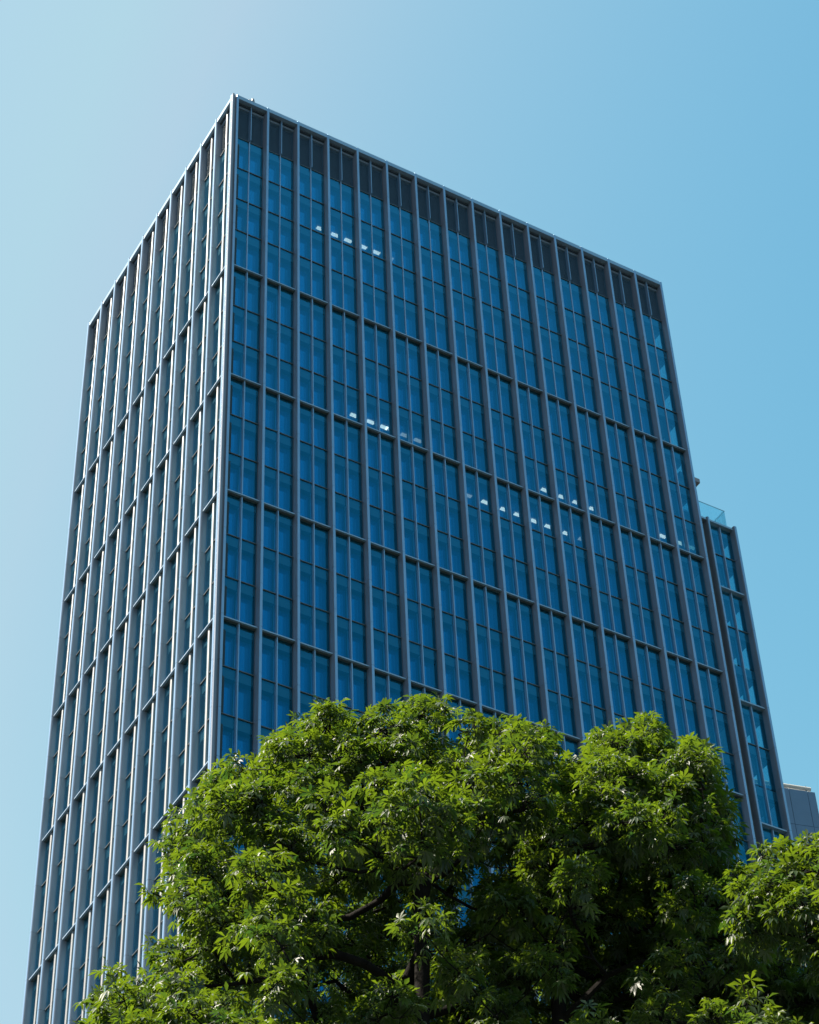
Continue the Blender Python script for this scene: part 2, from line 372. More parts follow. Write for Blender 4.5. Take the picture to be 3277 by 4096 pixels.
# ------------------------------------------------------------------ grey block far behind
fx,fy=28.78,11.71; ang=math.atan2(-.292,1.185)
G=empty('grey_building',(OX+fx*S,OY+fy*S,0),ang)
tag(G,'plain grey panelled building with a cream roof rail, partly behind the tower on the right','building')
GH=ROOF-7.37*S
GM=mat('grey_panel',(.11,.19,.28),.55,noise=.05,nscale=.6)
b=M(); J=lambda u,v,z:(u,v,z); x0=-28; 
pan=[x0,-20,-12.6,-8.35,-3.0,-.9,0]
for a,c in zip(pan[:-1],pan[1:]):
    zz=GH
    while zz>1:
        z2=max(0,zz-4.6); b.box(J,a+.025,c-.025,0,.3,z2+.02,zz-.02,0); zz=z2
b.box(J,x0,0,.12,18,0,GH-.03,1)
b.build('wall',[GM,mat('panel_joint',(.07,.09,.11),.8)],G)
b=M(); yy=.3
for zz in range(20): b.box(J,-.03,.06,.32,17.9,GH-4.6*(zz+1)+.02,GH-4.6*zz-.02)
b.build('side_wall',GM,G)
RB=mat('cream_rail',(.55,.50,.42),.5)
b=M(); b.tube((x0,.35,GH+.55),(-.3,.35,GH+.55),.24,.24,10); b.build('roof_rail',RB,G,smooth=40)
for k in range(7):
    b=M(); b.tube((-.8-k*2.55,.35,GH-.03),(-.8-k*2.55,.35,GH+.95),.06,.06,6); b.build('post',RAILD,G)
b=M(); b.box(J,x0,.0,.31,17.9,GH-.029,GH+.10); b.build('roof_edge',mat('pale_coping',(.55,.58,.6),.6),G)
# ------------------------------------------------------------------ trees
BARK=mat('bark',(.010,.009,.008),.95,spec=.08,noise=.35,nscale=6,bump=.8,bscale=25)
def leafmat(name,c0,c1,c2):
    m=bpy.data.materials.new(name); m.use_nodes=True; t=m.node_tree; t.nodes.clear()
    out=t.nodes.new('ShaderNodeOutputMaterial'); g=t.nodes.new('ShaderNodeNewGeometry')
    at=t.nodes.new('ShaderNodeAttribute'); at.attribute_name='tone'
    cr=t.nodes.new('ShaderNodeValToRGB'); e=cr.color_ramp.elements
    e[0].position=0; e[0].color=(*c0,1); e[1].position=.55; e[1].color=(*c1,1)
    n=e.new(.93); n.color=(*c1,1); n=e.new(.965); n.color=(*c2,1); n=e.new(1.0); n.color=(.16,.12,.02,1)
    t.links.new(at.outputs['Fac'],cr.inputs[0])
    df=t.nodes.new('ShaderNodeBsdfDiffuse'); tl=t.nodes.new('ShaderNodeBsdfTranslucent')
    hs=t.nodes.new('ShaderNodeMix'); hs.data_type='RGBA'; hs.blend_type='MULTIPLY'; hs.inputs[0].default_value=1; hs.inputs[7].default_value=(4.3,3.2,.9,1)
    t.links.new(cr.outputs[0],hs.inputs[6]); t.links.new(cr.outputs[0],df.inputs[0]); t.links.new(hs.outputs[2],tl.inputs[0])
    mx=t.nodes.new('ShaderNodeMixShader'); mx.inputs[0].default_value=.5
    t.links.new(df.outputs[0],mx.inputs[1]); t.links.new(tl.outputs[0],mx.inputs[2])
    gl=t.nodes.new('ShaderNodeBsdfGlossy'); gl.inputs['Roughness'].default_value=.45; gl.inputs[0].default_value=(1,1,1,1)
    fr=t.nodes.new('ShaderNodeMapRange'); fr.inputs[3].default_value=.028; fr.inputs[4].default_value=.30; t.links.new(schlick(t).outputs[0],fr.inputs[0])
    m2=t.nodes.new('ShaderNodeMixShader'); t.links.new(fr.outputs[0],m2.inputs[0])
    t.links.new(mx.outputs[0],m2.inputs[1]); t.links.new(gl.outputs[0],m2.inputs[2]); t.links.new(m2.outputs[0],out.inputs[0])
    return m
LEAF=leafmat('chestnut_leaf',(.006,.024,.012),(.027,.056,.007),(.07,.085,.01))
def unit(v):
    n=np.linalg.norm(v,axis=-1,keepdims=True); return v/np.maximum(n,1e-9)
def foliage(name,g,P,D,parent,origin):
    """P tips, D directions. Each tip carries 3-6 palmate leaves of 5-7 drooping leaflets, all real faces."""
    n=len(P); nl=g.integers(3,7,n); idx=np.repeat(np.arange(n),nl); k=np.concatenate([np.arange(a) for a in nl]); N=len(idx)
    d=D[idx]; p=P[idx]
    a=unit(np.cross(d,np.array([.3,.2,.9]))); b=np.cross(d,a)
    th=(g.random(n)*6.283)[idx]+6.283*k/nl[idx]+g.uniform(-.35,.35,N)
    pd=(a*np.cos(th)[:,None]+b*np.sin(th)[:,None])*g.uniform(.7,1.1,(N,1))+d*g.uniform(.1,.7,(N,1)); pd=unit(pd)
    c=p+pd*g.uniform(.05,.16,(N,1)); s=unit(np.cross(pd,np.array([0,0,1.]))); u=np.cross(s,pd)
    size=g.uniform(SIZE0,SIZE1,N)*np.where(g.random(N)<.15,.65,1); nf=np.array([5,6,7])[g.integers(0,3,N)]
    tone=np.clip(.7*g.random(N)+.3*g.random(n)[idx],0,.9); droop=g.uniform(.3,1.15,N)
    li=np.repeat(np.arange(N),nf); q=np.concatenate([np.arange(x) for x in nf]); L=len(li)
    f=(q/(nf[li]-1)-.5)*2; an=f*g.uniform(1.9,2.3,L)
    ld=pd[li]*np.cos(an)[:,None]+s[li]*np.sin(an)[:,None]; ls=size[li]*(1-.38*np.abs(f))*g.uniform(.85,1.12,L)
    dn=np.zeros((L,3)); dn[:,2]=-droop[li]*(.8+.3*np.abs(f)); ld=unit(ld+dn*.45)
    wd=unit(np.cross(ld,u[li])); nn=np.cross(wd,ld); ww=(ls*g.uniform(.13,.18,L))[:,None]; l1=ls[:,None]; cc=c[li]
    curl=g.uniform(.1,.55,(L,1))
    m1=cc+ld*l1*.56+dn*l1*.08; tip=cc+ld*l1+dn*l1*.42
    V=np.stack([cc,m1-wd*ww+nn*ww*curl,m1,m1+wd*ww+nn*ww*curl,tip],1).reshape(-1,3)-np.array(origin)
    F=(np.arange(L)*5)[:,None,None]+np.array([[0,2,1],[0,3,2],[1,2,4],[2,3,4]])[None]; F=F.reshape(-1,3).astype(np.int32)
    me=bpy.data.meshes.new(name); me.vertices.add(len(V)); me.vertices.foreach_set('co',V.astype(np.float32).ravel())
    me.loops.add(F.size); me.loops.foreach_set('vertex_index',F.ravel())
    me.polygons.add(len(F)); me.polygons.foreach_set('loop_start',np.arange(0,F.size,3,dtype=np.int32))
    me.update(calc_edges=True)
    at=me.attributes.new('tone','FLOAT','POINT'); at.data.foreach_set('value',np.repeat(tone[li],5).astype(np.float32))
    me.materials.append(LEAF)
    o=bpy.data.objects.new(name,me); COL.objects.link(o); o.parent=parent
    print(name,'leaves',N,'faces',len(F))
    return o
SIZE0,SIZE1=.13,.225
def tree(name,label,trunk,limbs,clumps,seed,dens,group=None):
    R=random.Random(seed); g=np.random.default_rng(seed)
    org=(trunk[0][0],trunk[0][1],0.); E=empty(name,org); tag(E,label,'tree',group)
    nodes=[]; par=[]; own=[]; lvl=[]                       # skeleton nodes, parent, child count radius later
    def chain(pts,start,o,lv=0):
        last=start
        for p in pts:
            nodes.append(np.array(p,float)); par.append(last); own.append(o); lvl.append(lv); last=len(nodes)-1
        return last
    tp=[np.array(p,float) for p in trunk]; chain(tp,-1,0)
    ntr=len(tp); lid=0
    for st,pts in limbs: lid+=1; chain(pts,st,lid)
    rosP=[];rosD=[]; tw=[]; bare=[]
    cl=sorted(clumps,key=lambda c:np.linalg.norm(np.array(c[:3])-tp[-1]))
    for (x,y,z,r) in cl:
        c=np.array([x,y,z]); A=np.array(nodes); Ls=np.linalg.norm(A-c,axis=1)
        cost=Ls+1.2*np.maximum(0,A[:,2]-z)+.25*np.linalg.norm(A-tp[-1],axis=1)+.5*np.array(lvl); cost[:max(0,ntr-3)]=1e9
        i=int(np.argmin(cost)); L=float(Ls[i])
        if i<ntr: lid+=1; o=lid
        else: o=own[i]
        nseg=max(1,int(L/.45)); pts=[]; a=nodes[i]; side=g.normal(size=3)*L*.07
        for s in range(1,nseg+1):
            t=s/nseg; pts.append(a+(c-a)*t+side*math.sin(t*math.pi)+g.normal(size=3)*.03*(s<nseg)-np.array([0,0,.10*L*math.sin(t*math.pi)]))
        ci=chain(pts,i,o)
        # twigs: sub nodes, then rosettes near the clump shell
        ns=min(9,max(4,int(26*r*r))); subs=[]
        for _ in range(ns):
            v=g.normal(size=3); v/=np.linalg.norm(v); v[2]=v[2]*.8+.15; sn=c+v*r*R.uniform(.45,.7); subs.append(chain([c+(sn-c)*.5+g.normal(size=3)*.05*r,sn],ci,o,3))
        nr=int(dens*(r**2)*4*3.14)
        for _ in range(nr):
            v=g.normal(size=3); v/=np.linalg.norm(v)
            if v[2]<-.2 and R.random()<.5: v[2]=-v[2]*.6; v/=np.linalg.norm(v)
            rad=r*(R.uniform(.6,1.12) if R.random()<.78 else R.choice((R.uniform(.3,.8),R.uniform(1.05,1.35))))
            p=c+v*rad*np.array([1.08,1.08,.86])
            sj=min(subs,key=lambda j:np.linalg.norm(nodes[j]-p)); d=p-nodes[sj]; d=d/(np.linalg.norm(d)+1e-6)+np.array([0,0,.35]); d/=np.linalg.norm(d)
            rosP.append(p); rosD.append(d); tw.append((sj,p))
            if v[2]>.55 and R.random()<.10: bare.append((sj,p,p+np.array([R.uniform(-.05,.05),R.uniform(-.05,.05),R.uniform(.15,.38)])))
    # pipe-model radii
    n=len(nodes); wgt=np.zeros(n)
    for sj,p in tw: wgt[sj]+=1
    for i in range(n-1,-1,-1):
        if par[i]>=0: wgt[par[i]]+=max(wgt[i],.3)
    rad=np.maximum(np.minimum(.0025*np.sqrt(wgt+.5),.115),.008)
    O=np.array(org); bm={}
    for i in range(n):
        p=par[i]
        if p<0: continue
        k=own[i]; b=bm.setdefault(k,M()); rp=min(rad[p],rad[i]*1.35) if own[p]!=own[i] or True else rad[p]
        if k==0: rp=max(rad[p],rad[i])
        b.tube(nodes[p]-O,nodes[i]-O,rp,rad[i],9 if rad[i]>.05 else 5)
    tk=bm.setdefault(0,M())
    b0=nodes[0]-O; r0=rad[1]
    zs=[b0[2],b0[2]*.75,b0[2]*.5,b0[2]*.25,.6,0]; rr=[r0,r0*1.08,r0*1.2,r0*1.35,r0*1.6,r0*2.3]
    for a,c_,ra,rc in zip(zs[:-1],zs[1:],rr[:-1],rr[1:]): tk.tube((0,0,c_),(0,0,a),rc,ra,12)
    for sj,p in tw: bm.setdefault(own[sj],M()).tube(nodes[sj]-O,p-O,.008,.005,3)
    for sj,p,q in bare: bm.setdefault(own[sj],M()).tube(p-O,q-O,.006,.003,3)
    for k,b in sorted(bm.items()): b.build('trunk' if k==0 else 'limb',BARK,E,smooth=60)
    foliage('crown',g,np.array(rosP),np.array(rosD),E,org)
    print(name,'rosettes',len(rosP),'limbs',lid)
    return E
CLUMPS_A = [(14.24,23.83,23.67,0.33),(17.1,25.72,25.57,0.28),(16.14,28.42,24.48,0.5),(15.28,23.18,22.67,0.34),(14.46,25.86,25.27,0.23),(12.42,24.05,21.2,0.33),
 (15.94,24.87,19.82,0.25),(16.29,25.58,24.91,0.35),(16.82,26.61,22.06,0.44),(16.5,28.81,23.17,0.35),(14.44,27.12,20.91,0.22),(12.16,25.87,21.69,0.36),
 (10.8,26.52,18.79,0.18),(16.77,24.54,25.02,0.19),(16.43,22.92,23.16,0.24),(13.13,24.49,19.61,0.25),(13.07,26.23,20.77,0.43),(16.14,27.84,21.7,0.22),
 (11.58,22.92,19.57,0.2),(11.26,26.38,18.28,0.42),(11.87,24.34,21.59,0.39),(16.44,26.87,24.83,0.32),(15.31,27.77,20.6,0.29),(15.86,24.67,18.81,0.37),
 (13.33,28.66,21.23,0.46),(12.32,24.88,22.45,0.25),(16.75,26.83,25.76,0.26),(13.73,27.89,22.08,0.24),(16.7,28.19,23.34,0.48),(14.85,22.43,21.77,0.25),
 (15.93,27.84,25.31,0.34),(12.42,25.21,20.8,0.33),(16.25,24.91,24.26,0.33),(11.96,24.69,19.9,0.31),(14.36,25.51,23.34,0.27),(14.9,26.58,20,0.43),
 (14.17,26.11,21.46,0.38),(15.48,25.56,18.75,0.42),(16.25,27.24,20.54,0.44),(14.08,23.46,22.75,0.41),(17.19,24.32,22.24,0.19),(14.97,27.39,23.96,0.27),
 (13.69,28.12,21.58,0.34),(16.54,25.12,23.74,0.25),(14.89,24.17,24,0.21),(12.43,23.66,20.76,0.31),(11.35,23.65,17.46,0.23),(17.49,28.15,23.34,0.27),
 (11.93,28.3,19.67,0.31),(16.96,26.97,25.12,0.26),(13.07,24.08,22.34,0.32),(12.72,26.79,23.75,0.24),(13.82,23.3,18.24,0.38),(12.23,28.26,20.45,0.37),
 (14.33,26.43,19.21,0.39),(16.88,25.64,21.63,0.37),(16.45,25.67,20.02,0.33),(15.25,24.39,23.27,0.39),(13.56,27.01,22.08,0.38),(15.24,25.65,25.28,0.25),
 (12.14,25.4,20,0.19),(15.19,25.39,19.94,0.36),(12.32,23.29,19.54,0.2),(13.63,23.88,22.89,0.32),(16.42,26.34,19.68,0.23),(17.69,25.64,24.19,0.32),
 (14.91,22.46,21.22,0.41),(14.92,27.36,25.29,0.32),(16.21,25.01,20.49,0.43),(15.8,25.32,25.51,0.35),(13.25,22.35,20.59,0.19),(15.26,28.69,24.85,0.31),
 (11.85,25.47,19.31,0.26),(13.48,24.93,22.89,0.43),(12.09,26.07,20.36,0.15),(11.88,23.18,18.94,0.26),(16.21,24.68,18.52,0.12),(15.96,23.37,20.68,0.33),
 (17.24,27.19,23.52,0.37),(15.63,26.36,23.84,0.24),(15.59,25.35,24.87,0.23),(13.87,23.62,17.29,0.28),(16.18,26.34,23.98,0.22),(12.44,24.21,21.75,0.35),
 (14.34,27.84,21.14,0.26),(14.1,22.18,20.7,0.4),(17.21,24.56,22.99,0.25),(13.13,28.04,23.67,0.47),(15.51,22.16,21.96,0.28),(11.74,22.91,16.83,0.33),
 (11.3,24.3,17.87,0.38),(10.93,23.44,17.51,0.24),(16.72,23.62,21.75,0.17),(15.81,27.31,24.29,0.3),(16.02,25.29,23.77,0.22),(16.18,26.34,22.76,0.27),
 (11.21,25.72,17.68,0.31),(10.82,23.64,16.99,0.31),(13.83,27.62,19.46,0.31),(16.44,23.05,23.64,0.23),(12.08,23.83,19.2,0.32),(17.31,28.38,24.7,0.31),
 (13.09,27.26,21.37,0.29),(12.98,25.13,18.27,0.28),(14.88,26.67,20.97,0.44),(13.11,26.3,21.31,0.23),(17.48,24.8,25.21,0.35),(16.25,24.47,23.87,0.26),
 (12.55,27.17,19.94,0.42),(15.81,24.75,25.21,0.22),(11.71,22.66,17.67,0.26),(16.18,27.81,23.28,0.28),(17.29,24.2,24.48,0.34),(17.49,26.57,25.63,0.5),
 (11.85,24,17.8,0.21),(11.87,25.57,20.49,0.22),(12.19,27.76,19.71,0.22),(16.92,28.85,25.02,0.46),(11.32,27.93,19.31,0.26),(12.15,26.8,20.69,0.21),
 (13.06,24.52,23.19,0.39),(12.15,23.88,21.59,0.2),(14.17,27.23,19.93,0.33),(16.51,23.01,22.69,0.22),(16.93,24.88,23.1,0.27),(16.87,27.86,22.01,0.48),
 (13.33,24.61,17.88,0.32),(13.74,26.4,19.49,0.28),(11.11,24.46,17.15,0.19),(12.9,23.99,17.81,0.22),(16.07,23.25,23.81,0.22),(13.84,24.28,23.37,0.31),
 (13.97,26.42,24.76,0.37),(16.47,26.87,19.66,0.4),(15.97,26.56,21.21,0.32),(10.65,24.38,17.51,0.38),(15.32,27.05,22.13,0.4),(12.33,24.34,18.08,0.2),
 (12.21,23.76,20.13,0.34),(17.44,26.88,23.97,0.27),(14.77,22.81,18.8,0.29),(12.61,25.54,19.69,0.39),(12.22,25.75,20.38,0.22),(15.62,23.29,22.15,0.29),
 (15.02,24.18,22.42,0.26),(14.84,28.67,22.12,0.39),(16.52,24.39,25.05,0.14),(10.41,24.13,16.99,0.31),(17.4,27.16,24.55,0.26),(12.17,27.65,18.87,0.34),
 (17.14,25.67,24.86,0.41),(12.63,24.23,17.29,0.3),(15.15,28.03,22.67,0.45),(16.7,28.93,22.41,0.48),(14.34,24.51,21.93,0.41),(13.39,24.39,18.33,0.23),
 (14.59,26.88,24.11,0.35),(16.43,25.41,23.25,0.29),(16.58,28.36,21.22,0.22),(13.81,24.74,24.35,0.18),(15.74,26.57,20,0.43),(15.5,26.02,23.01,0.42),
 (11.95,25.94,22.35,0.3),(13.28,22.37,21.17,0.22),(16.09,26.4,25.69,0.49),(13.51,21.77,20.63,0.35),(15.41,23.29,23.66,0.28),(16.65,24.87,21.69,0.21),
 (12.64,24.25,18.7,0.21),(15.29,27.08,24.29,0.23),(17.37,26.32,24.14,0.38),(13.71,23.77,21.49,0.29),(12.74,27.49,22.59,0.36),(10.99,27.23,18.76,0.29),
 (13.46,28.57,19.97,0.41),(15.73,28.19,20.8,0.26),(16.95,26.32,20.32,0.26),(11.32,25.63,18.92,0.27),(11.31,27.02,20.2,0.15),(17.26,25.71,22.38,0.36),
 (17.45,24.44,23.61,0.28),(12.04,24.99,22.13,0.22),(14.06,22.64,21.77,0.19),(17.46,25.35,25.29,0.34),(12.07,22.63,17.96,0.2),(13.91,23.1,21.89,0.3),
 (16.02,22.73,23.33,0.27),(14.84,26.16,24.92,0.26),(16.46,25.14,18.88,0.19),(14.6,27.38,19.5,0.27),(12.53,25.29,23.27,0.17),(15.24,27.81,23.37,0.35),
 (11.05,26.97,18.36,0.3),(12.78,23.19,19.12,0.18),(13.01,28.05,19.84,0.21),(15.35,24.63,24.89,0.24),(15.26,26.76,19.43,0.23),(13.39,27.54,24.42,0.3),
 (16.76,25.97,19.51,0.21),(13.44,24.3,23.73,0.31),(12.61,26.82,23.11,0.37),(11.61,24.95,20.33,0.31),(13.48,26.47,23.32,0.27),(12.6,23.87,19.39,0.32),
 (13.62,24.93,18.91,0.36),(17.11,26.85,21.16,0.45),(11.91,25.2,21.16,0.32),(14.71,25.75,25.05,0.18),(14.13,23.31,20.7,0.27),(14.56,26.65,25.42,0.46),
 (13.28,25.84,23.98,0.19),(15.68,26.82,21.59,0.3),(10.78,24.75,17.89,0.2),(12.49,22.79,16.89,0.3),(11.74,24.21,18.16,0.26),(10.65,24.97,17.53,0.25),
 (12.9,22.84,20.6,0.27),(16.23,27.1,24.09,0.33),(14.68,28.24,21.44,0.3),(16.43,25.61,23.78,0.22),(11.35,27.44,19.98,0.2),(17.08,24.27,21.96,0.19),
 (16.8,25.65,21.05,0.32),(14.39,27.82,22.55,0.46),(16.77,25.67,24.15,0.36),(13.52,24.28,22.23,0.21),(10.9,25.44,18.66,0.34),(14,27.01,24.73,0.36),
 (16.21,25.67,19.27,0.27),(11.05,25.16,18.02,0.37),(13.39,26.78,19.17,0.25),(14.34,26.59,21.9,0.24),(16.38,24.79,19.24,0.25),(11.93,22.85,18.49,0.25),
 (13.46,27.86,22.72,0.47),(12.71,26.73,20.92,0.31),(12.55,28.27,19.29,0.34),(12.92,23.39,21.42,0.3),(14.01,24.35,22.74,0.27),(17.05,25.21,20.92,0.33),
 (11.48,25.98,21.07,0.13),(12.51,24.65,17.54,0.32),(13.78,22.86,21.2,0.25),(13.85,27.99,24.49,0.44),(15.2,25.08,22.86,0.4),(12.85,24.03,20.91,0.24),
 (16.64,24.13,20.48,0.13),(15.92,25.86,24.37,0.32),(13.75,22.13,20.29,0.2),(11.5,24.73,18.41,0.35),(13.03,24.06,19.58,0.22),(14.18,28.82,20.69,0.33),
 (11.01,26.17,18.91,0.2),(15.2,26.99,23.17,0.46),(17.58,26.66,24.88,0.31),(11.88,27.27,20.12,0.34),(15.71,22.5,22.61,0.38),(11.72,26.58,19.68,0.23),
 (13.16,26.86,24.11,0.44),(13.98,27.36,21.78,0.3),(17.04,28.73,23.61,0.38),(15.92,23.8,19.09,0.23),(14.63,29.07,24.5,0.34),(15.95,22.77,22.02,0.34),
 (15.83,25.21,22.53,0.39),(15.03,26,20.35,0.28),(11.86,26.17,20.03,0.25),(13.69,22.17,18.9,0.28),(12.68,28.77,20.09,0.32),(16.66,27.36,23.51,0.35),
 ]
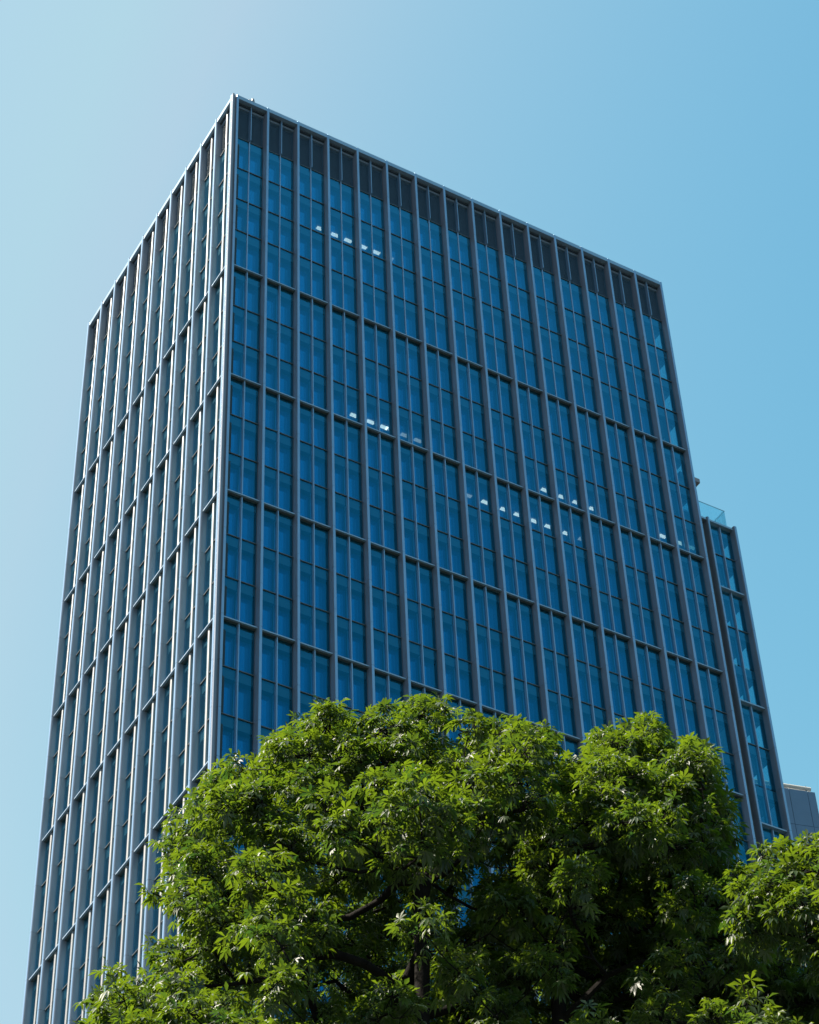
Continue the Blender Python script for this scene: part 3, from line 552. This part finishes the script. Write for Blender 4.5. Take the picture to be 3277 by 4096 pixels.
CLUMPS_B = [(19.51,25.22,23.46,0.22),(19.47,25.18,24.61,0.44),(19.93,25.89,21.28,0.29),(21.45,27.46,23.7,0.48),(21.09,25.68,23.13,0.44),(19.64,24.19,25.81,0.24),
 (17.85,26.29,20.61,0.35),(17.87,26.67,21.31,0.31),(20.92,22.78,18.72,0.23),(19.77,26.18,25.18,0.31),(22.8,25.79,21.3,0.38),(19.77,25.05,19.55,0.22),
 (20.96,25.21,20.51,0.34),(18.78,23.23,24.88,0.22),(19.64,23.23,22.99,0.29),(18.77,24.33,25.32,0.19),(20.76,26.02,24.12,0.24),(18.17,23.13,23.67,0.25),
 (19.78,25.16,25.41,0.48),(18.55,26.82,20.51,0.45),(22.74,24.48,20.59,0.36),(20.28,24.64,24.58,0.35),(18.85,23.24,24.44,0.31),(20.11,27.24,22.16,0.34),
 (19.04,24.1,24.99,0.36),(21.02,21.85,19.7,0.13),(19.03,24.72,20.78,0.36),(20.92,25.16,24.02,0.48),(21.47,24.15,21.97,0.33),(18.54,20.74,17.84,0.19),
 (21.34,25.04,22.29,0.23),(20.95,24.79,23.32,0.47),(21.85,25.42,21.04,0.3),(21.62,26.06,21.51,0.4),(17.72,25.4,23.61,0.28),(17.56,25.82,22.93,0.3),
 (22.19,24.38,20.12,0.25),(22.41,23.39,20.37,0.41),(18.71,25.79,21.53,0.29),(19.72,27.44,21.42,0.27),(20.17,24.14,25.12,0.34),(18.31,22.4,22.76,0.37),
 (22.27,26.63,22.43,0.49),(20.6,23.87,22.98,0.21),(19.13,26.04,23.75,0.42),(17.67,23.4,23.57,0.21),(20.4,24.61,19.89,0.33),(18.47,25.44,22.86,0.24),
 (20.65,24.02,21.94,0.32),(22.06,24.72,20.58,0.45),(17.32,26.12,20.92,0.17),(18.46,26.81,23.57,0.48),(18.99,26.38,19.96,0.44),(18.41,23.79,24.86,0.2),
 (17.27,24.88,23.17,0.18),(19.49,22.81,24.17,0.19),(17.16,23.8,23.02,0.3),(21.13,23.18,21.27,0.21),(18.93,22.32,22.58,0.24),(20.27,23.76,24.03,0.34),
 (19,27.32,21.08,0.46),(19.7,24,24.8,0.26),(22.05,27.02,24.2,0.49),(17.61,21.06,18,0.21),(20.65,24.04,22.5,0.31),(17.81,23.45,22.54,0.44),
 (19.57,23.91,19.11,0.39),(21.9,24.95,22.32,0.43),(21.53,23.75,21.23,0.33),(22.61,25.75,21.98,0.39),(18.06,25.69,23.07,0.32),(21.66,25.22,21.52,0.28),
 (19.37,25.17,22.47,0.26),(21.99,23.92,20.18,0.26),(18.66,25.38,24.05,0.38),(17.67,26.29,22.43,0.25),(19.64,23.77,24.13,0.24),(16.25,23.5,20.79,0.34),
 (21.02,26.05,22.42,0.3),(21.45,26.61,25.33,0.26),(17.05,22.85,22.17,0.31),(21.48,25.17,19.98,0.4),(22.09,24.43,21.36,0.38),(16.91,21.7,21.42,0.21),
 (21.57,22.49,19.72,0.27),(20.82,21.76,19.6,0.17),(20.63,23.19,19.74,0.26),(21.44,23.21,20.5,0.24),(17.71,24.19,24.05,0.21),(17.48,24.36,23.6,0.21),
 (20.62,24.46,25.05,0.35),(20.8,27.17,22.4,0.33),(22.48,23.91,20.78,0.3),(20.38,25.7,23.58,0.3),(20.53,27.52,25.3,0.34),(20.55,27.97,22.42,0.42),
 (18.66,22.86,23.22,0.39),(18.13,25.07,24.62,0.14),(20.67,26.64,22.07,0.22),(20.5,25.91,25.19,0.47),(20.32,25.59,21.12,0.28),(21.03,27.96,25.74,0.5),
 (19.12,22.81,24.24,0.18),(19.88,27.73,24.07,0.32),(17.94,25.64,21.59,0.45),(19.71,26.45,22.19,0.36),(21.43,24.46,21.13,0.45),(17.24,25.57,22.58,0.2),
 (18.66,25.46,25.07,0.29),(19.71,26.94,20.48,0.34),(21.51,27.48,22.71,0.24),(18.26,23.33,24.28,0.37),(19.02,25.4,25.38,0.3),(18.02,26.22,19.92,0.36),
 (20.7,25.8,25.83,0.25),(18.6,26.47,23.07,0.25),(19.74,23.71,21.78,0.29),(20.09,23,23.56,0.14),(19.09,26.37,20.75,0.37),(21.56,26.6,22.13,0.46),
 (20.2,23.43,23.05,0.15),(20.26,22.14,18.64,0.25),(20.4,26.39,21,0.24),(19.44,27.34,23.61,0.35),(18.45,25.85,19.62,0.29),(19.63,22.83,22.79,0.21),
 (20.14,23.24,23.74,0.2),(18.59,26.02,24.42,0.29),(20.95,26.5,21.23,0.29),(19.67,26.57,21.33,0.43),(19.61,25.76,20.36,0.23),(18.11,22.61,23.23,0.24),
 (21.5,26.41,23.45,0.34),(20.23,25.59,19.97,0.26),(19.33,22.71,23.82,0.25),(21.13,22.59,20.55,0.16),(17.56,26.06,19.6,0.24),(22.07,22.5,19.55,0.24),
 (18.91,25.58,24.59,0.22),(21.66,25.35,23.17,0.28),(22.18,26.51,21.7,0.39),(20.04,25.14,26.05,0.31),(18.15,26.34,21.76,0.42),(21.59,27.23,21.81,0.39),
 (21.45,24.43,22.55,0.3),(19.45,24.49,23.99,0.37),(20.52,26.27,23.47,0.33),(17.6,26.53,19.74,0.29),(19.86,27.04,23,0.32),(17.36,26.03,22.62,0.14),
 (20.07,27.24,23.7,0.33),(22.31,23.03,19.65,0.26),(18.35,23.76,22.97,0.42),(20.73,27.54,24.7,0.36),(19.95,27.23,24.89,0.34),(19.38,24.39,25.25,0.23),
 (19.69,22.78,23.41,0.16),(18.41,25.41,20.09,0.31),(17.3,25.78,22.23,0.21),(20.07,25.14,20.89,0.29),(19.1,25.58,20.8,0.29),(17.26,22.29,22.32,0.3),
 (20.16,24.44,23.61,0.25),(20.59,25.07,20.09,0.29),(22.86,25.1,21.37,0.38),(20.92,25.48,24.56,0.24),(18.56,27.03,22.52,0.32),(19.8,27.92,22.29,0.31),
 (19.64,25.82,22,0.24),(17.61,24.48,23.94,0.13),(18.81,24.78,25.06,0.27),(19.86,26.34,24.56,0.44),(18.06,25.18,24,0.35),(19.25,25.02,25.69,0.27),
 (18.1,20.88,18.24,0.24),(18.38,24.53,24.48,0.37),(17.8,22.95,23.4,0.35),(17.81,25.85,23.73,0.19),(17.44,25.69,19.29,0.27),(18.46,26.98,21.52,0.42),
 (21.05,27.13,25.67,0.38),(20.67,24.24,23.37,0.28),(19.01,24.94,19.27,0.36),(21.46,24.27,19.99,0.3),(17.09,23.15,22.65,0.2),(20.06,23.72,23.36,0.38),
 (21.55,26.7,22.97,0.27),(19.43,25.15,24.03,0.26),(20.61,27.83,23.82,0.33),(20.03,25.85,22.33,0.27),(16.27,24.09,19.39,0.27),(19.64,26.34,23.02,0.48),
 (20.27,23.32,22.18,0.25),(17.88,22.48,19.26,0.38),(16.6,24.51,19.34,0.24),(21.18,25.86,21.18,0.3),(21,23.67,19.53,0.35),(18.77,25.28,22.21,0.22),
 (19.02,26.53,24.41,0.27),(20.36,27.42,22.84,0.39),(19.29,22.55,23.43,0.19),(21.68,27.39,25.11,0.39),(18.87,22.28,21.99,0.22),(18.1,25.35,22.57,0.3),
 (20.09,25.11,21.97,0.46),(17.51,22.21,21.75,0.4),(19.8,24.38,22.3,0.24),(20.46,27.42,21.29,0.47),(17.12,25.64,21.87,0.16),(21.86,22.4,18.82,0.22),
 (18.54,25.08,25.22,0.2),(20.77,24.68,21.66,0.21),(18.73,24.53,22.04,0.38),(21.59,22.82,20.31,0.28),(18.58,23.64,23.67,0.36),(20.24,23.54,24.47,0.15),
 (17.55,22.39,22.92,0.41),(20.57,23.05,20.58,0.32),(19.53,27.49,22.18,0.25),(20.42,24.02,20.18,0.27),(19.8,23.24,24.63,0.22),(19.58,24.96,20.71,0.28),
 (19.85,22.87,23.16,0.15),(21.08,23.59,21.91,0.3),(17.53,23.92,23.6,0.28),(19.76,24.29,22.84,0.41),(20.99,23.13,20.32,0.3),(17,23.65,22.27,0.42),
 (18.7,25.15,21.25,0.3),(22.26,24.23,19.72,0.28),(21.95,23.73,20.85,0.33),(20.61,23.58,22.74,0.14),(20.79,25.65,20.33,0.24),(21.32,26.97,24.45,0.38),
 (21.9,22.73,19.79,0.21),(19.98,24.2,21.3,0.33),(17.2,21.37,21.32,0.34),(19.71,22.44,20.52,0.21),(20.67,24.14,20.98,0.29),(18.06,20.76,17.68,0.3),
 (17.4,25.63,19.97,0.2),(18.23,23.32,23.25,0.24),(19.96,24.63,25.75,0.33),(19.94,25.22,19.84,0.21),(18.21,25.71,24.32,0.28),(20.06,26.88,20.79,0.24),
 (19.55,24.07,23.64,0.31),(18.87,24.49,25.55,0.17),(20.84,24.86,21.16,0.34),(20.17,26.65,25.34,0.39),(18.91,23.26,22.61,0.38),(21.2,22.28,19.6,0.25),
 (19.93,25.64,22.94,0.33),(18.25,25.83,20.34,0.3),(21.96,26.16,23.09,0.41),(17.45,22.71,22.25,0.2),(18.24,26.28,22.82,0.26),(19.09,25.88,25.05,0.3),
 (19.7,26.79,22.64,0.23),(17.84,24.29,24.34,0.16),(20.57,22.21,20.29,0.16),(20.44,25.1,25.42,0.34),(21.2,22.97,19.11,0.38),(21.93,22.25,19.2,0.13),
 (18.55,24.64,19.01,0.21),(20.24,21.49,18.16,0.41),(19.36,25.17,21.83,0.27),(16.89,23.71,20.47,0.25),(16.16,22.83,19.32,0.3),(18.05,21.71,20.27,0.4),
 (20.58,23.47,22.38,0.22),(16.9,22.75,21.65,0.32),(19.03,24.75,24.16,0.22),(18.47,26.51,22.34,0.29),(17.93,25.31,19.39,0.33),(19.28,27.47,22.93,0.4),
 (19.23,25.74,24.38,0.27),(17.1,25.71,21.58,0.15),(19.54,24.82,19.97,0.37),(16.02,21.8,17.74,0.25),(18.15,24.05,24.36,0.23),(20.65,24.33,24.26,0.22),
 (21.39,22.98,20.91,0.16),(20.74,23.21,21.62,0.26),(21.35,26.55,24.75,0.24),(18.35,25.06,20.67,0.34),(21.25,25.59,21.8,0.3),(18.37,22.37,21.85,0.25),
 (19.36,26.91,23.9,0.29),(19.39,24.03,21.35,0.29),(18.98,22.43,23.75,0.29),(21.32,24.59,21.7,0.23),(21,22.27,20.17,0.16),(16.72,22.67,18.34,0.2),
 (21.41,22.29,20.08,0.12),(22.69,24.22,19.98,0.23),(21.61,25.76,23.79,0.29),(20.84,23,21.39,0.15),(19.05,23.9,24.48,0.28),(20.44,25.85,21.89,0.39),
 (19.41,24.64,25.97,0.24),(19.16,23.29,23.44,0.45),(18.17,24.88,22.45,0.24),(20.6,23.62,21.51,0.24),(19.12,24.42,20.04,0.27),(21.16,24.61,22.15,0.27),
 (20.64,24.75,20.45,0.29),(20.21,25.94,25.82,0.38),(20.33,25.15,23.17,0.31),(19.19,25.41,20.11,0.38),(18.48,24.67,19.41,0.2),(21.98,25.61,22.18,0.27),
 (20.14,23.87,24.67,0.28),(20.88,24.29,20.42,0.29),(17.59,22.23,18.59,0.35),(17.71,26.16,21.23,0.23),(16.33,22.11,20.5,0.32),(20.34,24.61,25.45,0.26),
 (19.18,23.59,25.28,0.2),(17.06,25.81,20.61,0.14),(21.66,22.77,19.45,0.22),(19.94,26.32,23.86,0.36),(17.64,21.72,19.29,0.25),(19.79,27.68,23.3,0.36),
 (21.83,23.72,19.41,0.4),(17.16,23.51,20.96,0.23),(19.97,24.16,19.23,0.21),(22.22,25.04,21.58,0.25),(20.85,26.71,25.21,0.31),(19.96,23.21,24.13,0.14),
 (20.85,26.39,20.56,0.43),(20.02,23.58,25.05,0.23),(16.61,24.99,19.5,0.22),(20.82,27.19,23.07,0.3),(22.43,24.96,20.98,0.22),(18.44,24.11,24.92,0.13),
 (21.46,22.22,18.95,0.21),(19.76,23.05,24.19,0.13),(20.13,27.68,21.79,0.3),(18.27,21.32,17.62,0.38),(19.35,23.34,24.54,0.21),(20.2,23.48,19.95,0.33),
 (21.06,22.86,20.64,0.2),(18.32,24.09,23.87,0.33),(18.66,21.7,19.54,0.29),(21.55,25.59,22.3,0.28),(20.57,24.72,22.64,0.24),(19.39,22.6,22.65,0.23),
 (19.67,22.95,24.49,0.15),(20.43,25.32,22.4,0.24),]
CLUMPS_C = [(17.86,20.29,19.61,0.17),(18.36,19.58,19.22,0.22),(19.83,19.47,18.74,0.2),(18.91,18.93,19.29,0.18),(18.74,19.89,20.39,0.15),(18.3,20.34,20.07,0.17),
 (18.71,20.94,19.97,0.27),(18.75,19.31,19.76,0.23),(19.11,19.38,20.23,0.26),(18.79,19.22,17.99,0.19),(19.48,19.52,18.36,0.17),(18.6,19.37,19.03,0.21),
 (18.93,20.26,20.47,0.15),(18.3,20.72,20.2,0.21),(19.38,20.42,20.57,0.24),(18.9,19.58,18.75,0.14),(19.72,19.27,20.34,0.2),(19.13,20.13,20.64,0.21),
 (19.59,19.82,18.33,0.22),(19.43,19.16,17.97,0.15),(18.57,19.6,19.8,0.16),(17.98,20.36,19.06,0.14),(19.17,18.95,18.52,0.2),(19.67,19.14,19.74,0.11),
 (18.51,19.63,19.49,0.17),(18.67,19.86,18.85,0.19),(19.1,20.22,19.47,0.26),(19.46,19.81,20.23,0.16),(18.99,19.15,17.72,0.15),(18.02,20.04,19.2,0.25),
 (17.96,19.94,19.55,0.18),(18.28,20.88,19.41,0.17),(19.91,19.92,19.19,0.2),(18.77,19.56,18.15,0.25),(18.84,19.71,19.64,0.15),(19.46,20.61,20.3,0.15),
 (18.76,20.35,20.12,0.19),(19.13,19.53,18.41,0.21),(18.22,18.99,18.77,0.16),(19.08,20.32,20.15,0.21),(18.76,20.89,20.5,0.28),(19.16,20.24,18.77,0.19),
 (19.53,20.13,19.01,0.18),(19.68,19.69,20.62,0.17),(18.99,19.4,17.88,0.14),(19.54,19.03,19.94,0.15),(18.69,19.78,18.5,0.22),(18.63,20.53,19.76,0.28),
 (19.54,19.16,18.4,0.16),(19.15,18.99,19.82,0.27),(19.71,20.57,20.03,0.28),(18.27,20.33,20.38,0.14),(19.23,19.32,18.75,0.19),(18.35,19.81,18.73,0.14),
 (19.71,19.45,18.22,0.15),(18.68,20.77,19.5,0.14),(19.86,19.65,20.33,0.17),(19.3,19.49,19.61,0.21),(19.75,20.31,20.39,0.25),(19.09,20.73,20.09,0.25),
 (18.8,18.96,18.29,0.18),(19.1,19.22,19.09,0.24),(19.35,19.87,18.16,0.12),(18.37,20.43,19.21,0.23),(19.86,19.53,19.45,0.24),(19.68,19.79,18.6,0.14),
 (18.38,20.17,19.71,0.21),(19.59,19.09,19.25,0.13),(18.16,20.93,20.01,0.12),(18.75,20.05,20.17,0.19),(19.81,19.39,20.02,0.17),(19.86,19.97,20.02,0.19),
 (18.5,19.42,18.53,0.15),(18.94,19.6,20.38,0.13),(18.47,19.89,19.9,0.17),(19.04,19.21,18.27,0.17),(18,20.64,19.56,0.19),(18.52,19.34,19.52,0.17),
 (19.71,20.04,19.57,0.27),(17.88,20.67,19.16,0.12),(19.16,19.05,17.98,0.14),(19.91,19.95,18.81,0.22),(18.25,19.17,18.93,0.14),(19.51,20.52,19.64,0.24),
 (19.23,20,18.47,0.19),(19.6,19.3,19.49,0.18),(18.83,19.56,20.11,0.16),(19.47,20.11,19.97,0.19),(19.65,19.23,18.72,0.16),(18.87,19.17,18.62,0.25),
 (19.38,19.69,17.98,0.14),(19.43,20.02,20.71,0.17),(19.24,19.3,19.36,0.15),(19.37,18.96,19.37,0.19),(19.49,19.06,18.89,0.15),(19.85,20.39,19.55,0.15),
 (18.07,19.48,19,0.2),(18.63,20.4,20.43,0.21),(18.37,20.94,19.66,0.16),(17.77,20.43,19.27,0.19),]
TA=[(15.2,24.7,17.5),(15.2,24.7,19.23),(15.24,24.67,20.44),(15.22,24.69,21.15),(15.32,24.62,21.74)]
TB=[(17.71,24.83,17.5),(17.71,24.83,19.99),(17.74,24.81,20.79),(17.83,24.74,21.46),(17.7,24.84,22.18)]
TC=[(19.28, 19.61, 16.36), (19.17, 19.72, 17.22), (19.02, 19.86, 18.2), (18.83, 20.04, 19.0), (18.67, 20.19, 19.51), (18.56, 20.29, 20.01)]
GR='horse chestnut trees in front of the tower'
tree('chestnut_tree','large green horse chestnut, the left of the big two, whose crown covers the tower corner',TA,[],CLUMPS_A,3,14.5,GR)
tree('chestnut_tree','large horse chestnut with a long dark limb reaching right, before the tower',TB,
 [(1,[(18.17,24.12,20.56),(18.38,23.58,20.56),(18.56,23.06,20.34),(18.79,22.48,20.07),(18.97,21.94,20.13),(18.87,21.63,20.21)])],CLUMPS_B,5,14.5,GR)
tree('chestnut_tree','smaller loose horse chestnut at the right edge below the grey building',TC,[],CLUMPS_C,8,14.5,GR)
